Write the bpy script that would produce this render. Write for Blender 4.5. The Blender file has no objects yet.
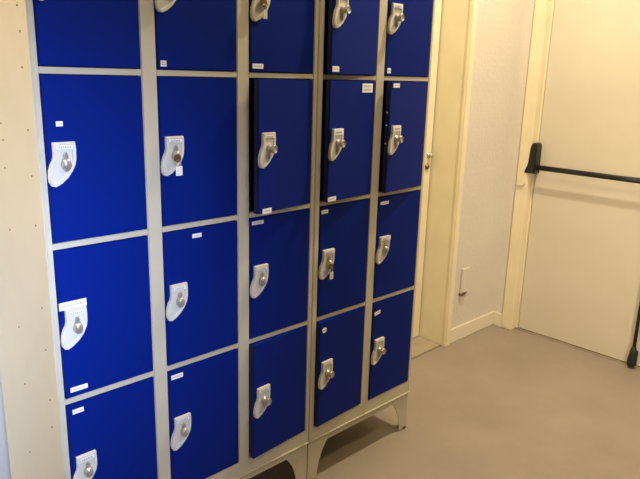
import bpy, bmesh, math, random
from math import sin, cos, radians, pi
from mathutils import Matrix, Vector
random.seed(4)
S = bpy.context.scene
COL = S.collection

# ------------------------------------------------------------------ materials
def mat(name, col, rough=0.5, metal=0.0, bump=0.0, bscale=40, var=0.0, vscale=6, coat=0.0, brick=False, spec=None):
    m = bpy.data.materials.new(name); m.use_nodes = True
    nt = m.node_tree; N = nt.nodes; L = nt.links
    b = N['Principled BSDF']
    b.inputs['Roughness'].default_value = rough
    b.inputs['Metallic'].default_value = metal
    b.inputs['Base Color'].default_value = (*col, 1)
    if spec is not None: b.inputs['Specular IOR Level'].default_value = spec
    if coat: b.inputs['Coat Weight'].default_value = coat
    tc = N.new('ShaderNodeTexCoord')
    if var:
        n = N.new('ShaderNodeTexNoise'); n.inputs['Scale'].default_value = vscale; n.inputs['Detail'].default_value = 5
        L.new(tc.outputs['Object'], n.inputs['Vector'])
        r = N.new('ShaderNodeValToRGB')
        r.color_ramp.elements[0].position = .3; r.color_ramp.elements[1].position = .7
        r.color_ramp.elements[0].color = (*[c*(1-var) for c in col], 1)
        r.color_ramp.elements[1].color = (*[min(1, c*(1+var)) for c in col], 1)
        L.new(n.outputs['Fac'], r.inputs['Fac']); L.new(r.outputs['Color'], b.inputs['Base Color'])
    if bump or brick:
        n2 = N.new('ShaderNodeTexNoise'); n2.inputs['Scale'].default_value = bscale; n2.inputs['Detail'].default_value = 4
        L.new(tc.outputs['Object'], n2.inputs['Vector'])
        bp = N.new('ShaderNodeBump'); bp.inputs['Strength'].default_value = bump; bp.inputs['Distance'].default_value = .004
        L.new(n2.outputs['Fac'], bp.inputs['Height'])
        if brick:
            mp = N.new('ShaderNodeMapping'); mp.inputs['Rotation'].default_value = (radians(90), 0, 0)
            L.new(tc.outputs['Object'], mp.inputs['Vector'])
            bt = N.new('ShaderNodeTexBrick'); bt.inputs['Scale'].default_value = 1
            bt.inputs['Brick Width'].default_value = .21; bt.inputs['Row Height'].default_value = .065
            bt.inputs['Mortar Size'].default_value = .008; bt.inputs['Mortar Smooth'].default_value = 1
            L.new(mp.outputs['Vector'], bt.inputs['Vector'])
            bp2 = N.new('ShaderNodeBump'); bp2.invert = True; bp2.inputs['Strength'].default_value = .10; bp2.inputs['Distance'].default_value = .0025
            L.new(bt.outputs['Fac'], bp2.inputs['Height']); L.new(bp.outputs['Normal'], bp2.inputs['Normal'])
            L.new(bp2.outputs['Normal'], b.inputs['Normal'])
        else:
            L.new(bp.outputs['Normal'], b.inputs['Normal'])
    return m

M = dict(
    blue=mat('blue powder coat', (.0001, .0135, .20), .5, bump=.05, bscale=14, spec=.10),
    blue_shade=mat('shaded door return', (.001, .006, .05), .6),  # darkened blue that carries the shade on the door edges
    cream=mat('cream powder coat', (.60, .555, .44), .45, var=.04, vscale=9, bump=.03),
    side=mat('cream side sheet', (.72, .62, .43), .5, var=.05, vscale=3, bump=.03),
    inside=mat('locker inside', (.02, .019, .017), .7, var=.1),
    dark=mat('black plastic', (.010, .009, .008), .45, bump=.05),
    plate=mat('lock plate enamel', (.72, .69, .61), .4, var=.05, vscale=30),
    steel=mat('nickel', (.50, .47, .42), .32, metal=.6, var=.1, vscale=60),
    tape=mat('white label tape', (.93, .93, .92), .6, var=.03, vscale=50),
    ink=mat('faded ink', (.48, .48, .52), .8, var=.1),
    brass=mat('worn brass', (.20, .12, .05), .4, metal=.6, var=.2, vscale=40),
    wall=mat('painted brick wall', (.635, .585, .505), .8, bump=.5, bscale=45, var=.03, vscale=4, brick=True),
    wallp=mat('plain painted wall', (.70, .68, .64), .8, bump=.2, bscale=60, var=.03, vscale=4),
    door=mat('cream door paint', (.63, .575, .46), .5, var=.03, vscale=5, bump=.04, bscale=30),
    frame=mat('cream frame paint', (.78, .69, .48), .5, var=.04, vscale=7, bump=.08, bscale=20),
    jamb=mat('cream jamb paint', (.80, .74, .54), .55, var=.04, vscale=7, bump=.08, bscale=20),
    base=mat('skirting paint', (.74, .67, .52), .5, var=.04, vscale=8),
    thr=mat('threshold', (.34, .28, .19), .6, var=.12, vscale=18),
    ceil=mat('ceiling paint', (.75, .73, .68), .9, var=.02, bump=.05),
)
# floor: vinyl with faint mottling and broad sheets joined by fine seams
def floor_mat():
    m = bpy.data.materials.new('vinyl floor'); m.use_nodes = True
    nt = m.node_tree; N = nt.nodes; L = nt.links; b = N['Principled BSDF']
    tc = N.new('ShaderNodeTexCoord')
    n = N.new('ShaderNodeTexNoise'); n.inputs['Scale'].default_value = 2.6; n.inputs['Detail'].default_value = 6; n.inputs['Roughness'].default_value = .6
    n3 = N.new('ShaderNodeTexNoise'); n3.inputs['Scale'].default_value = 160; n3.inputs['Detail'].default_value = 2
    L.new(tc.outputs['Object'], n.inputs['Vector']); L.new(tc.outputs['Object'], n3.inputs['Vector'])
    r = N.new('ShaderNodeValToRGB')
    r.color_ramp.elements[0].position = .3; r.color_ramp.elements[0].color = (.245, .203, .158, 1)
    r.color_ramp.elements[1].position = .72; r.color_ramp.elements[1].color = (.305, .253, .195, 1)
    L.new(n.outputs['Fac'], r.inputs['Fac'])
    mx = N.new('ShaderNodeMix'); mx.data_type = 'RGBA'; mx.blend_type = 'OVERLAY'; mx.inputs['Factor'].default_value = .12
    L.new(r.outputs['Color'], mx.inputs[6]); L.new(n3.outputs['Color'], mx.inputs[7])
    mp = N.new('ShaderNodeMapping'); mp.inputs['Location'].default_value = (.45, .38, 0); L.new(tc.outputs['Object'], mp.inputs['Vector'])
    bt = N.new('ShaderNodeTexBrick'); bt.offset = 0; bt.inputs['Scale'].default_value = 1
    bt.inputs['Brick Width'].default_value = 2.0; bt.inputs['Row Height'].default_value = 1.0
    bt.inputs['Mortar Size'].default_value = .0025; bt.inputs['Mortar Smooth'].default_value = .6
    L.new(mp.outputs['Vector'], bt.inputs['Vector'])
    mx2 = N.new('ShaderNodeMix'); mx2.data_type = 'RGBA'; mx2.inputs[7].default_value = (.20, .165, .13, 1)
    ml = N.new('ShaderNodeMath'); ml.operation = 'MULTIPLY'; ml.inputs[1].default_value = .14
    L.new(bt.outputs['Fac'], ml.inputs[0]); L.new(ml.outputs[0], mx2.inputs['Factor'])
    L.new(mx.outputs[2], mx2.inputs[6]); L.new(mx2.outputs[2], b.inputs['Base Color'])
    b.inputs['Roughness'].default_value = .55
    bp = N.new('ShaderNodeBump'); bp.inputs['Strength'].default_value = .04
    L.new(n3.outputs['Fac'], bp.inputs['Height']); L.new(bp.outputs['Normal'], b.inputs['Normal'])
    return m
M['floor'] = floor_mat()

# ------------------------------------------------------------------ helpers
def box(bm, x0, x1, y0, y1, z0, z1, mi=0, bev=0):
    r = bmesh.ops.create_cube(bm, size=1)
    vs = r['verts']
    for v in vs:
        v.co = Vector((x0+(v.co.x+.5)*(x1-x0), y0+(v.co.y+.5)*(y1-y0), z0+(v.co.z+.5)*(z1-z0)))
    fs = {f for v in vs for f in v.link_faces}
    for f in fs: f.material_index = mi
    if bev:
        es = {e for v in vs for e in v.link_edges}
        bmesh.ops.bevel(bm, geom=list(es), offset=bev, segments=2, affect='EDGES', clamp_overlap=True)
def prism(bm, pts, y0, y1, mi=0, bev=0, axis='y'):
    """outline in x,z pushed from y0 (front) to y1 (back); axis 'x' takes y,z outlines"""
    def P(a, b, d): return (a, d, b) if axis == 'y' else (d, a, b)
    f0 = [bm.verts.new(P(a, b, y0)) for a, b in pts]
    f1 = [bm.verts.new(P(a, b, y1)) for a, b in pts]
    fs = [bm.faces.new(f0), bm.faces.new(f1[::-1])]
    n = len(pts)
    for i in range(n):
        fs.append(bm.faces.new((f0[i], f1[i], f1[(i+1) % n], f0[(i+1) % n])))
    for f in fs: f.material_index = mi
    bmesh.ops.recalc_face_normals(bm, faces=fs)
    if bev:
        bmesh.ops.bevel(bm, geom=list(fs[0].edges), offset=bev, segments=2, affect='EDGES', clamp_overlap=True)
def lathe(bm, prof, c, axis='-y', n=24, mi=0):
    """profile of (radius, distance) about an axis starting at c"""
    rings = []
    for r, d in prof:
        ring = []
        for k in range(n):
            a = 2*pi*k/n
            u, v = r*cos(a), r*sin(a)
            p = {'-y': (u, -d, v), 'z': (u, v, d), '-x': (-d, u, v)}[axis]
            ring.append(bm.verts.new((c[0]+p[0], c[1]+p[1], c[2]+p[2])))
        rings.append(ring)
    fs = []
    for a, b in zip(rings, rings[1:]):
        for k in range(n): fs.append(bm.faces.new((a[k], a[(k+1) % n], b[(k+1) % n], b[k])))
    fs.append(bm.faces.new(rings[0][::-1])); fs.append(bm.faces.new(rings[-1]))
    for f in fs: f.material_index = mi; f.smooth = True
    bmesh.ops.recalc_face_normals(bm, faces=fs)
def tube(bm, pts, r, n=10, mi=0, closed=False):
    pts = [Vector(p) for p in pts]; rings = []; m = len(pts)
    for i, p in enumerate(pts):
        if closed: t = pts[(i+1) % m]-pts[i-1]
        else: t = pts[min(i+1, m-1)]-pts[max(i-1, 0)]
        t.normalize()
        ref = Vector((0, 0, 1)) if abs(t.z) < .9 else Vector((1, 0, 0))
        if closed: ref = Vector((0, 1, .01))
        a = t.cross(ref).normalized(); b = t.cross(a)
        rings.append([bm.verts.new(p+a*r*cos(2*pi*k/n)+b*r*sin(2*pi*k/n)) for k in range(n)])
    fs = []
    pairs = list(zip(rings, rings[1:]))+([(rings[-1], rings[0])] if closed else [])
    for a, b in pairs:
        for k in range(n): fs.append(bm.faces.new((a[k], a[(k+1) % n], b[(k+1) % n], b[k])))
    if not closed: fs += [bm.faces.new(rings[0][::-1]), bm.faces.new(rings[-1])]
    for f in fs: f.smooth = True; f.material_index = mi
    bmesh.ops.recalc_face_normals(bm, faces=fs)
def obj(name, bm, mats, parent=None, loc=(0, 0, 0), kind=None):
    me = bpy.data.meshes.new(name); bm.to_mesh(me); bm.free()
    for m in (mats if isinstance(mats, (list, tuple)) else [mats]): me.materials.append(m)
    o = bpy.data.objects.new(name, me); COL.objects.link(o)
    o.location = loc
    if parent: o.parent = parent
    if kind: o['kind'] = kind
    return o
def thing(name, label, cat, loc=(0, 0, 0), group=None):
    o = bpy.data.objects.new(name, None); COL.objects.link(o); o.location = loc
    o.empty_display_size = .1
    o['label'] = label; o['category'] = cat
    if group: o['group'] = group
    return o
def new(): return bmesh.new()
def struct(name, boxes, m, bev=0, parent=None):
    bm = new()
    for b in boxes: box(bm, *b, bev=bev)
    return obj(name, bm, m, parent, kind=None if parent else 'structure')

# ------------------------------------------------------------------ the room
FRONT = -3.6; LEFT = -2.6; CEIL = 3.3
struct('floor', [(LEFT, 3.1, FRONT, .75, -.06, 0)], M['floor'])
struct('ceiling', [(LEFT, 3.1, FRONT, .75, CEIL, CEIL+.05)], M['ceil'])
struct('wall_left', [(LEFT-.08, LEFT, FRONT, .75, 0, CEIL)], M['wallp'])
# wall the lockers stand against, with the doorway to the right of them
struct('wall_back', [(LEFT, 1.42, .60, .75, 0, CEIL), (1.42, 2.35, .60, .75, 2.12, CEIL)], M['wallp'])
struct('wall_pier', [(2.36, 2.88, .42, .75, 0, CEIL)], M['wall'])
# right-hand wall round the emergency exit
struct('wall_right', [(2.88, 3.10, .34, .42, 0, CEIL), (2.88, 3.10, -.62, .34, 2.13, CEIL), (2.88, 3.10, FRONT, -.62, 0, CEIL)], M['wall'])
# doorway beside the lockers
bm = new()
box(bm, 2.345, 2.36, .416, .60, 0, 2.12)
obj('trim_1', bm, M['jamb'], kind='structure')
bm = new()
box(bm, 2.341, 2.400, .404, .4195, 0, 2.20, bev=.003)
box(bm, 2.349, 2.392, .400, .405, 0, 2.195, bev=.002)
obj('trim_2', bm, M['frame'], kind='structure')
d1 = obj('door_1', (lambda b: (box(b, 1.43, 2.337, .585, .625, .012, 2.11, bev=.002), b)[1])(new()), M['frame'], kind='structure')
bm = new(); lathe(bm, [(.016, 0), (.016, .004), (.009, .006), (.009, .012), (.013, .016), (.013, .022), (.009, .025)], (2.312, .585, 1.084))
obj('door_knob', bm, M['steel'], d1)
bm = new(); lathe(bm, [(.016, 0), (.016, .005), (.011, .007), (.011, .012)], (2.302, .585, 1.022))
obj('keyhole', bm, M['brass'], d1)
struct('trim_3', [(1.43, 2.343, .425, .60, .0, .008)], M['thr'], bev=.002)
# skirting boards
bm = new(); box(bm, 2.401, 2.868, .408, .4195, 0, .088, bev=.003); obj('baseboard_back', bm, M['base'], kind='structure')
bm = new(); box(bm, 2.868, 2.8795, .352, .4195, 0, .088, bev=.003); obj('baseboard_right', bm, M['base'], kind='structure')
bm = new(); box(bm, LEFT, 1.42, .588, .5995, 0, .088, bev=.003); obj('baseboard_left', bm, M['base'], kind='structure')

# emergency door
bm = new()
box(bm, 2.868, 2.945, .279, .352, 0, 2.20, bev=.004)
box(bm, 2.868, 2.945, -.62, -.545, 0, 2.20, bev=.004)
box(bm, 2.868, 2.945, -.545, .279, 2.12, 2.20, bev=.004)
box(bm, 2.93, 2.99, .268, .352, 0, 2.2)
obj('trim_4', bm, M['frame'], kind='structure')
bm = new(); box(bm, 2.92, 2.96, -.541, .262, .014, 2.115, bev=.002)
d2 = obj('door_2', bm, M['door'], kind='structure')
struct('trim_5', [(2.915, 2.99, -.545, .275, 0, .010)], M['thr'])
struct('wall_outer', [(2.965, 3.10, -.62, .34, 0, 2.13)], M['jamb'])

pb = thing('panic_bar', 'black push bar with a vertical bolt rod on the cream exit door', 'door bar', (2.92, 0, 1.0))
# housing at the frame end
def housing(cy):
    bm = new()
    pts = [(cy+.045, -.022), (cy+.040, -.006), (cy+.026, .030), (cy+.020, .120), (cy+.012, .146), (cy-.002, .153), (cy-.016, .146), (cy-.020, .120), (cy-.020, -.022)]
    prism(bm, pts, -.062, -.0, axis='x', bev=.006)
    return bm
obj('housing', housing(.260), M['dark'], pb)
obj('housing', housing(-.425), M['dark'], pb)
bm = new(); tube(bm, [(0, .262, 0), (0, -.1, 0), (0, -.42, 0)], .0145, 20)
for v in bm.verts: v.co.x = v.co.x*.36-.05; v.co.z += .015
obj('bar', bm, M['dark'], pb)
bm = new(); prism(bm, [(.352-.005, -.10), (.352-.012, -.075), (.312, -.03), (.292, -.026), (.292, -.085), (.300, -.10)], -.062, -.052, axis='x', bev=.002)
kp = obj('strike_plate', bm, M['frame'], pb); kp['label'] = 'cream painted strike plate on the door frame'

bm = new(); tube(bm, [(-.022, -.425, -.95), (-.022, -.425, -.03)], .009, 12); obj('vertical_rod', bm, M['dark'], pb)
bm = new(); tube(bm, [(-.022, -.425, .13), (-.022, -.425, 1.08)], .009, 12); obj('vertical_rod', bm, M['dark'], pb)
bm = new(); lathe(bm, [(.012, .012), (.022, .016), (.025, .03), (.023, .06), (.016, .09), (.014, .115), (.010, .122)], (-.022, -.425, -1.0), 'z', 16)
box(bm, -.022, -.0005, -.445, -.405, -.97, -.90, bev=.003)
obj('floor_bolt_guide', bm, M['dark'], pb)

# blanking plate low on the painted pier
bp_ = thing('wall_cover_plate', 'small cream blanking plate low on the painted brick wall', 'cover plate', (2.52, .42, .29))
bm = new(); box(bm, -.045, .035, -.012, -.0005, .0, .150, bev=.003); obj('plate', bm, M['wall'], bp_)
bm = new(); prism(bm, [(-.056, .002), (-.045, -.012), (-.010, -.010), (.008, .004), (-.02, .006)], -.016, -.0005); obj('clip', bm, M['brass'], bp_)

# ------------------------------------------------------------------ lockers
W, H, ZB, PH, RH = .3, .4173, .237, .0218, .0078
DEP = .46
TOPZ = ZB+4*H
PLATE = [(.015, .2535), (.0685, .2535), (.0695, .236), (.0690, .213), (.066, .199), (.058, .183), (.046, .168), (.030, .155), (.016, .1485), (.007, .1505),
         (.0015, .159), (.0, .172), (.002, .188), (.0065, .202), (.0125, .212), (.015, .222)]
def lock_plate_mesh():
    bm = new()
    prism(bm, [(x-.04, z-.2) for x, z in PLATE][::-1], -.010, 0, 0, bev=.002)
    bm.faces.ensure_lookup_table()
    ff = min(bm.faces, key=lambda f: f.calc_center_median().y)
    bmesh.ops.inset_region(bm, faces=[ff], thickness=.0055, depth=0)
    bmesh.ops.inset_region(bm, faces=[ff], thickness=.002, depth=-.0035)
    box(bm, -.018, .022, -.0102, -.0085, .037, .047, 1, bev=.0006)
    for k in range(6):
        box(bm, -.013+k*.0052, -.0096+k*.0052, -.0107, -.0101, .0395, .0445, 2)
    me = bpy.data.meshes.new('lock_plate'); bm.to_mesh(me); bm.free()
    for m in (M['plate'], M['tape'], M['ink']): me.materials.append(m)
    return me
def knob_flat_mesh():
    bm = new()
    lathe(bm, [(.0150, .006), (.0150, .010), (.0130, .013), (.0125, .017), (.009, .020), (.004, .021)], (0, 0, 0), n=24)
    for v in bm.verts: v.co.x = v.co.x*.80+.003; v.co.z = v.co.z*1.12+.001
    prism(bm, [(-.003, .012), (.0085, .012), (.0085, .024), (.005, .030), (0, .030), (-.003, .024)], -.013, -.006, bev=.0015)
    me = bpy.data.meshes.new('lock_knob'); bm.to_mesh(me); bm.free(); me.materials.append(M['steel'])
    return me
def knob_mesh():
    bm = new()
    lathe(bm, [(.013, .006), (.013, .010), (.0085, .012), (.0085, .021), (.0125, .024), (.0130, .030), (.0105, .033), (.0100, .031), (.004, .031)], (.002, 0, .006), n=24)
    # staple that takes a padlock, above the knob
    prism(bm, [(-.006, .006), (.008, .006), (.006, -.018), (0, -.024), (-.004, -.018)], -.014, -.006, bev=.0015)
    me = bpy.data.meshes.new('lock_knob'); bm.to_mesh(me); bm.free(); me.materials.append(M['steel'])
    return me
LP, LK, LF = lock_plate_mesh(), knob_mesh(), knob_flat_mesh()
def link(name, me, parent, loc, rot=(0, 0, 0)):
    o = bpy.data.objects.new(name, me); COL.objects.link(o); o.parent = parent; o.location = loc; o.rotation_euler = rot; return o
def sticker(parent, x, z, w, h, tilt=0, lines=1, round_=False, y=-.001, name='label_sticker'):
    bm = new()
    if round_:
        prism(bm, [(w/2*cos(a), h/2*sin(a)) for a in [2*pi*k/14 for k in range(14)]], -.0006, .0005)
    else:
        box(bm, -w/2, w/2, -.0006, .0005, -h/2, h/2, 0)
    for l in range(lines):
        zc = (l-(lines-1)/2)*h*.38; xx = -w*.36
        while xx < w*.33:
            ww = random.uniform(.04, .09)*w
            box(bm, xx, xx+ww, -.0009, -.0005, zc-h*.10, zc+h*.10, 1); xx += ww+w*.03
    o = obj(name, bm, [M['tape'], M['ink']], parent, (x, y, z)); o.rotation_euler = (0, radians(tilt), 0)
    return o

def make_bank(c0, c1, X0, X1, label):
    root = thing('locker_bank', label, 'lockers', (X0, 0, 0))
    def B(bm, x0, x1, *r, **k): box(bm, x0-X0, x1-X0, *r, **k)
    # carcass: sheet sides, back, top, bottom, inner partitions, shelves
    bm = new()
    zc0, zc1 = .176, TOPZ+.03
    for x in (X0, X1-.003): B(bm, x, x+.003, .0, DEP, zc0, zc1, bev=.001)
    B(bm, X0+.003, X1-.003, DEP-.004, DEP, zc0, zc1)
    B(bm, X0+.003, X1-.003, .004, DEP-.004, zc1-.003, zc1)
    B(bm, X0+.003, X1-.003, .004, DEP-.004, zc0, zc0+.003)
    obj('body', bm, M['side'], root)
    bm = new()
    for c in range(c0, c1):
        xa, xb = c*W+PH, (c+1)*W-PH
        for x in (xa-.004, xb+.002): B(bm, x, x+.002, .021, DEP-.006, ZB-.01, zc1-.004)
        for r in range(5): B(bm, xa, xb, .021, DEP-.006, ZB+r*H-.001-(.004 if r == 0 else 0), ZB+r*H+.001)
        B(bm, xa-.002, xb+.002, DEP-.008, DEP-.005, ZB, zc1-.004)
    obj('compartment_lining', bm, M['inside'], root)
    # front frame
    for c in range(c0, c1+1):
        bm = new()
        a = X0+.0005 if c == c0 else c*W-PH
        b = X1-.0005 if c == c1 else c*W+PH
        B(bm, a, b, -.0015, .020, zc0+.012, zc1, bev=.0022)
        obj('front_post', bm, M['cream'], root)
    for c in range(c0, c1):
        xa, xb = c*W+PH-.001, (c+1)*W-PH+.001
        for r in range(1, 5):
            bm = new(); B(bm, xa, xb, -.0005, .020, ZB+r*H-RH, (ZB+r*H+RH) if r < 4 else zc1-.001, bev=.0018)
            obj('front_rail', bm, M['cream'], root)
    bm = new()
    B(bm, X0+.0005, X1-.0005, -.0018, .020, zc0, ZB-.0055, bev=.0018)
    B(bm, X0+.0005, X1-.0005, -.006, .004, zc0-.002, zc0+.004, bev=.0015)   # folded lip
    obj('bottom_rail', bm, M['cream'], root)
    # stand: arched front and back sheets ending in legs
    st_top = .1755
    FW = .048
    def arch(y0, y1):
        L, R = X0+.002-X0, X1-.002-X0
        prof = [(FW, .004), (FW+.002, .028), (FW+.010, .068), (FW+.024, .105), (FW+.044, .137), (FW+.055, .147)]
        pts = [(L, .004), (L, st_top), (R, st_top), (R, .004)]
        pts += [(R-a, z) for a, z in prof]
        pts += [(L+a, z) for a, z in prof[::-1]]
        b = new()
        # build as strips so the concave outline triangulates cleanly
        prism(b, pts, y0, y1)
        return b
    bm = arch(.003, .006)
    obj('stand_front', bm, M['cream'], root)
    bm = arch(DEP-.006, DEP-.003); obj('stand_back', bm, M['cream'], root)
    for x in (X0+.002, X1-.004):
        b = new()
        box(b, x-X0, x-X0+.002, .006, DEP-.006, .150, st_top)
        obj('stand_side_rail', b, M['cream'], root)
    for x in (X0+.002, X1-.026):
        for y in (.003, DEP-.033):
            b = new(); box(b, x-X0, x-X0+.024, y-.002, y+.030, 0, .010, bev=.002); obj('foot_cap', b, M['dark'], root)
            b = new()
            xe = x-X0 if x < (X0+X1)/2 else x-X0+.022
            box(b, xe, xe+.002, y+.003, y+.028, .008, .151); obj('leg_flange', b, M['cream'], root)
    return root

banks = {}
banks[0] = make_bank(0, 3, .0055, .8965, 'left bank of blue lockers, three columns wide, on a cream arched stand')
banks[1] = make_bank(3, 5, .8980, 1.4935, 'right bank of blue lockers, two columns wide, nearer the exit door')
BX = {0: .0055, 1: .8980}
# rivets down the left side sheet
bm = new(); lathe(bm, [(.0024, 0), (.0024, .0012), (.0012, .0018)], (0, 0, 0), '-x', 10)
rv = bpy.data.meshes.new('rivet'); bm.to_mesh(rv); bm.free(); rv.materials.append(M['brass'])
for y, z in [(.049, 1.629), (.045, 1.573), (.051, 1.494), (.23, 1.354), (.227, 1.312), (.233, 1.239), (.048, 1.351), (.048, 1.242), (.241, 1.072), (.057, .903),
             (.244, .793), (.055, .789), (.057, .645), (.06, .564), (.254, .394), (.05, 1.12), (.24, .62)]:
    link('rivet', rv, banks[0], (-.0002, y, z))

AJAR = {'3B': 8, '3D': 4, '4A': 6.5, '4B': 6.3, '4D': 3, '5B': 6.5, '2B': .0, '3A': .3, '5D': .5}
# stickers per door: (x, z, w, h, tilt, lines, round)
ST = {
 '1B': [(.037, .296, .016, .012, 0, 1, 0)],
 '1C': [(.038, .031, .046, .013, 0, 1, 0)],
 '1D': [(.031, .385, .030, .013, 0, 1, 0)],
 '2A': [(.019, .024, .017, .015, 0, 2, 0)],
 '2C': [(.109, .385, .031, .012, 0, 1, 0)],
 '2D': [(.030, .386, .039, .014, 0, 1, 0)],
 '3A': [(.029, .026, .040, .014, 0, 1, 0)],
 '3B': [(.041, .015, .040, .016, 0, 1, 0)],
 '3C': [(.031, .392, .046, .012, 0, 1, 0)],
 '4A': [(.025, .026, .034, .017, 0, 1, 0)],
 '4B': [(.205, .384, .060, .030, 0, 2, 0), (.028, .019, .043, .015, 0, 1, 0)],
 '4C': [(.022, .389, .032, .013, 0, 1, 0)],
 '4D': [(.026, .375, .024, .020, 0, 1, 1)],
 '5A': [(.021, .027, .019, .018, 0, 1, 0)],
 '5B': [(.036, .394, .040, .015, 0, 1, 0)],
 '5C': [(.036, .383, .046, .012, 0, 1, 0)],
 '5D': [(.026, .364, .034, .014, -10, 1, 0)],
}
TAPE = {'1C': (.034, .266, .070, .020), '5C': (.046, .247, .050, .017), '4C': (.043, .245, .050, .014), '5B': (.043, .243, .048, .020), '4B': (.043, .243, .048, .020), '5A': (.043, .245, .048, .014)}
KEYLOCKS = {}
for c in range(5):
    for r, row in enumerate('ABCD'):
        key = f'{c+1}{row}'
        k = 0 if c < 3 else 1
        zb = ZB+(3-r)*H
        wd = W-2*PH-.003
        z0 = (RH+.002) if row != 'D' else -.004
        bm = new()
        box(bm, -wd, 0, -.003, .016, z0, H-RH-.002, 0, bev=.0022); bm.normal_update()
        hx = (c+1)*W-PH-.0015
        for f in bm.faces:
            if f.normal.x < -.8: f.material_index = 1     # folded edge, its shade painted in with a darker blue
        d = obj('door', bm, [M['blue'], M['blue_shade']], banks[k], (hx-BX[k], 0, zb))
        d.rotation_euler = (0, 0, radians(AJAR.get(key, 0)))
        if AJAR.get(key, 0) > 5: d['label'] = 'blue locker door standing ajar'
        ox = -wd-.0012          # local x of the door's left edge
        link('lock_plate', LP, d, (ox+.04, -.003, .2))
        link('lock_knob', LK if key in ('3B', '3D', '4A', '4B', '4D', '5A', '5B', '5D') else LF, d, (ox+.04, -.003, .2), (0, 0, 0))
        for (x, z, w, h, t, ln, rd) in ST.get(key, []):
            sticker(d, ox+x, z, w, h, t, ln, rd, y=-.0034)
        if key in TAPE:
            x, z, w, h = TAPE[key]
            sticker(d, ox+x, z, w, h, 0, 1, y=-.0125, name='name_tape')
        if key == '5B':     # bolt holes in the folded edge of the open door
            for zz in (.30, .255, .19):
                b = new(); lathe(b, [(.0028, 0), (.0028, .001)], (0, 0, 0), '-x', 10)
                link('bolt_hole', (lambda b: (lambda me: (b.to_mesh(me), b.free(), me.materials.append(M['tape']), me)[3])(bpy.data.meshes.new('bolt_hole')))(b), d, (-wd-.0002, .008, zz))

# keys left hanging in some locks
def key_set(c, r, label, dx, dz, tag_m, tagw=.020, tagh=.026, y=-.040):
    zb = ZB+(3-r)*H
    x = c*W+PH+.044+dx; z = zb+.207+dz
    root = thing('key', label, 'key', (x, y, z), 'keys hanging in locker locks')
    bm = new(); box(bm, -.0015, .0015, 0, .030, -.004, .004, bev=.0005); obj('key_blade', bm, M['steel'], root)
    bm = new()
    prism(bm, [(.011*cos(a), .011*sin(a)-.006) for a in [2*pi*k/14 for k in range(14)]], -.002, .0015, bev=.0008); obj('key_head', bm, M['brass'], root)
    bm = new()
    pts = [(.009*cos(a), -.001, -.019+.009*sin(a)) for a in [2*pi*k/16 for k in range(16)]]
    tube(bm, pts, .0012, 6, closed=True); obj('key_ring', bm, M['steel'], root)
    bm = new(); box(bm, -tagw/2+.003, tagw/2+.003, -.003, .001, -.027-tagh, -.027, bev=.0012); obj('key_tag', bm, tag_m, root)
key_set(1, 1, 'key with a white tag hanging in the lock of the second column, second row locker', -.006, -.004, M['tape'], y=-.028)
key_set(2, 0, 'key with a dark tag in the lock at the top of the third locker column', -.012, -.002, M['plate'], .016, .022, y=-.028)
key_set(3, 2, 'key with a cream tag in the lock of the fourth column, third row locker', -.008, -.004, M['plate'], .018, .026, y=-.028)

# ------------------------------------------------------------------ light
def area(name, loc, target, size, power, col, spread=None):
    l = bpy.data.lights.new(name, 'AREA'); l.shape = 'DISK'; l.size = size; l.energy = power; l.color = col
    if spread: l.spread = radians(spread)
    o = bpy.data.objects.new(name, l); COL.objects.link(o); o.location = loc
    o.rotation_euler = (Vector(target)-Vector(loc)).to_track_quat('-Z', 'Y').to_euler(); return o
area('exit_ceiling_lamp', (2.08, -.40, 3.25), (2.1, -.25, 0), .10, 66, (1, .84, .60))
area('room_warm_fill', (1.3, -1.6, 3.25), (1.3, -.6, .2), .5, 28, (1, .80, .48))  # added warm fill for the room, no visible fixture
area('exit_door_fill', (.5, -2.6, 1.15), (2.9, -.1, .55), .8, 4.0, (1, .85, .64), 50)  # added low fill that evens out the lower exit door, unseen
area('side_sheet_warm_light', (-1.5, .15, 2.9), (0, .2, 1.2), .5, 8, (1, .83, .57), 80)  # warm light added out of view, narrowed onto the left side sheet
area('cool_daylight', (-.6, -1.75, 1.6), (-.20, 0, .95), .4, 7, (.54, .68, 1), 52)
area('side_daylight', (-2.0, -.4, .7), (-.1, .6, .42), .3, .8, (.58, .72, 1), 40)
w = bpy.data.worlds.new('world'); S.world = w; w.use_nodes = True
w.node_tree.nodes['Background'].inputs[0].default_value = (.85, .85, .95, 1)
w.node_tree.nodes['Background'].inputs[1].default_value = .05

# ------------------------------------------------------------------ camera
cam = bpy.data.cameras.new('camera'); co = bpy.data.objects.new('camera', cam); COL.objects.link(co)
cam.sensor_fit = 'HORIZONTAL'; cam.sensor_width = 36; cam.lens = 36*638.7215/640; cam.clip_start = .01
yaw, pit, roll = .772975350, .252791875, .0280458901
f = Vector((sin(yaw)*cos(pit), cos(yaw)*cos(pit), -sin(pit)))
r_ = Vector((cos(yaw), -sin(yaw), 0)); u_ = r_.cross(f)
r2 = r_*cos(roll)+u_*sin(roll); u2 = -r_*sin(roll)+u_*cos(roll)
mw = Matrix((( r2.x, u2.x, -f.x, -.556173693), (r2.y, u2.y, -f.y, -1.52190643), (r2.z, u2.z, -f.z, 1.45474808+.0417153), (0, 0, 0, 1)))
co.matrix_world = mw
S.camera = co
S.view_settings.view_transform = 'Standard'
S.view_settings.look = 'None'
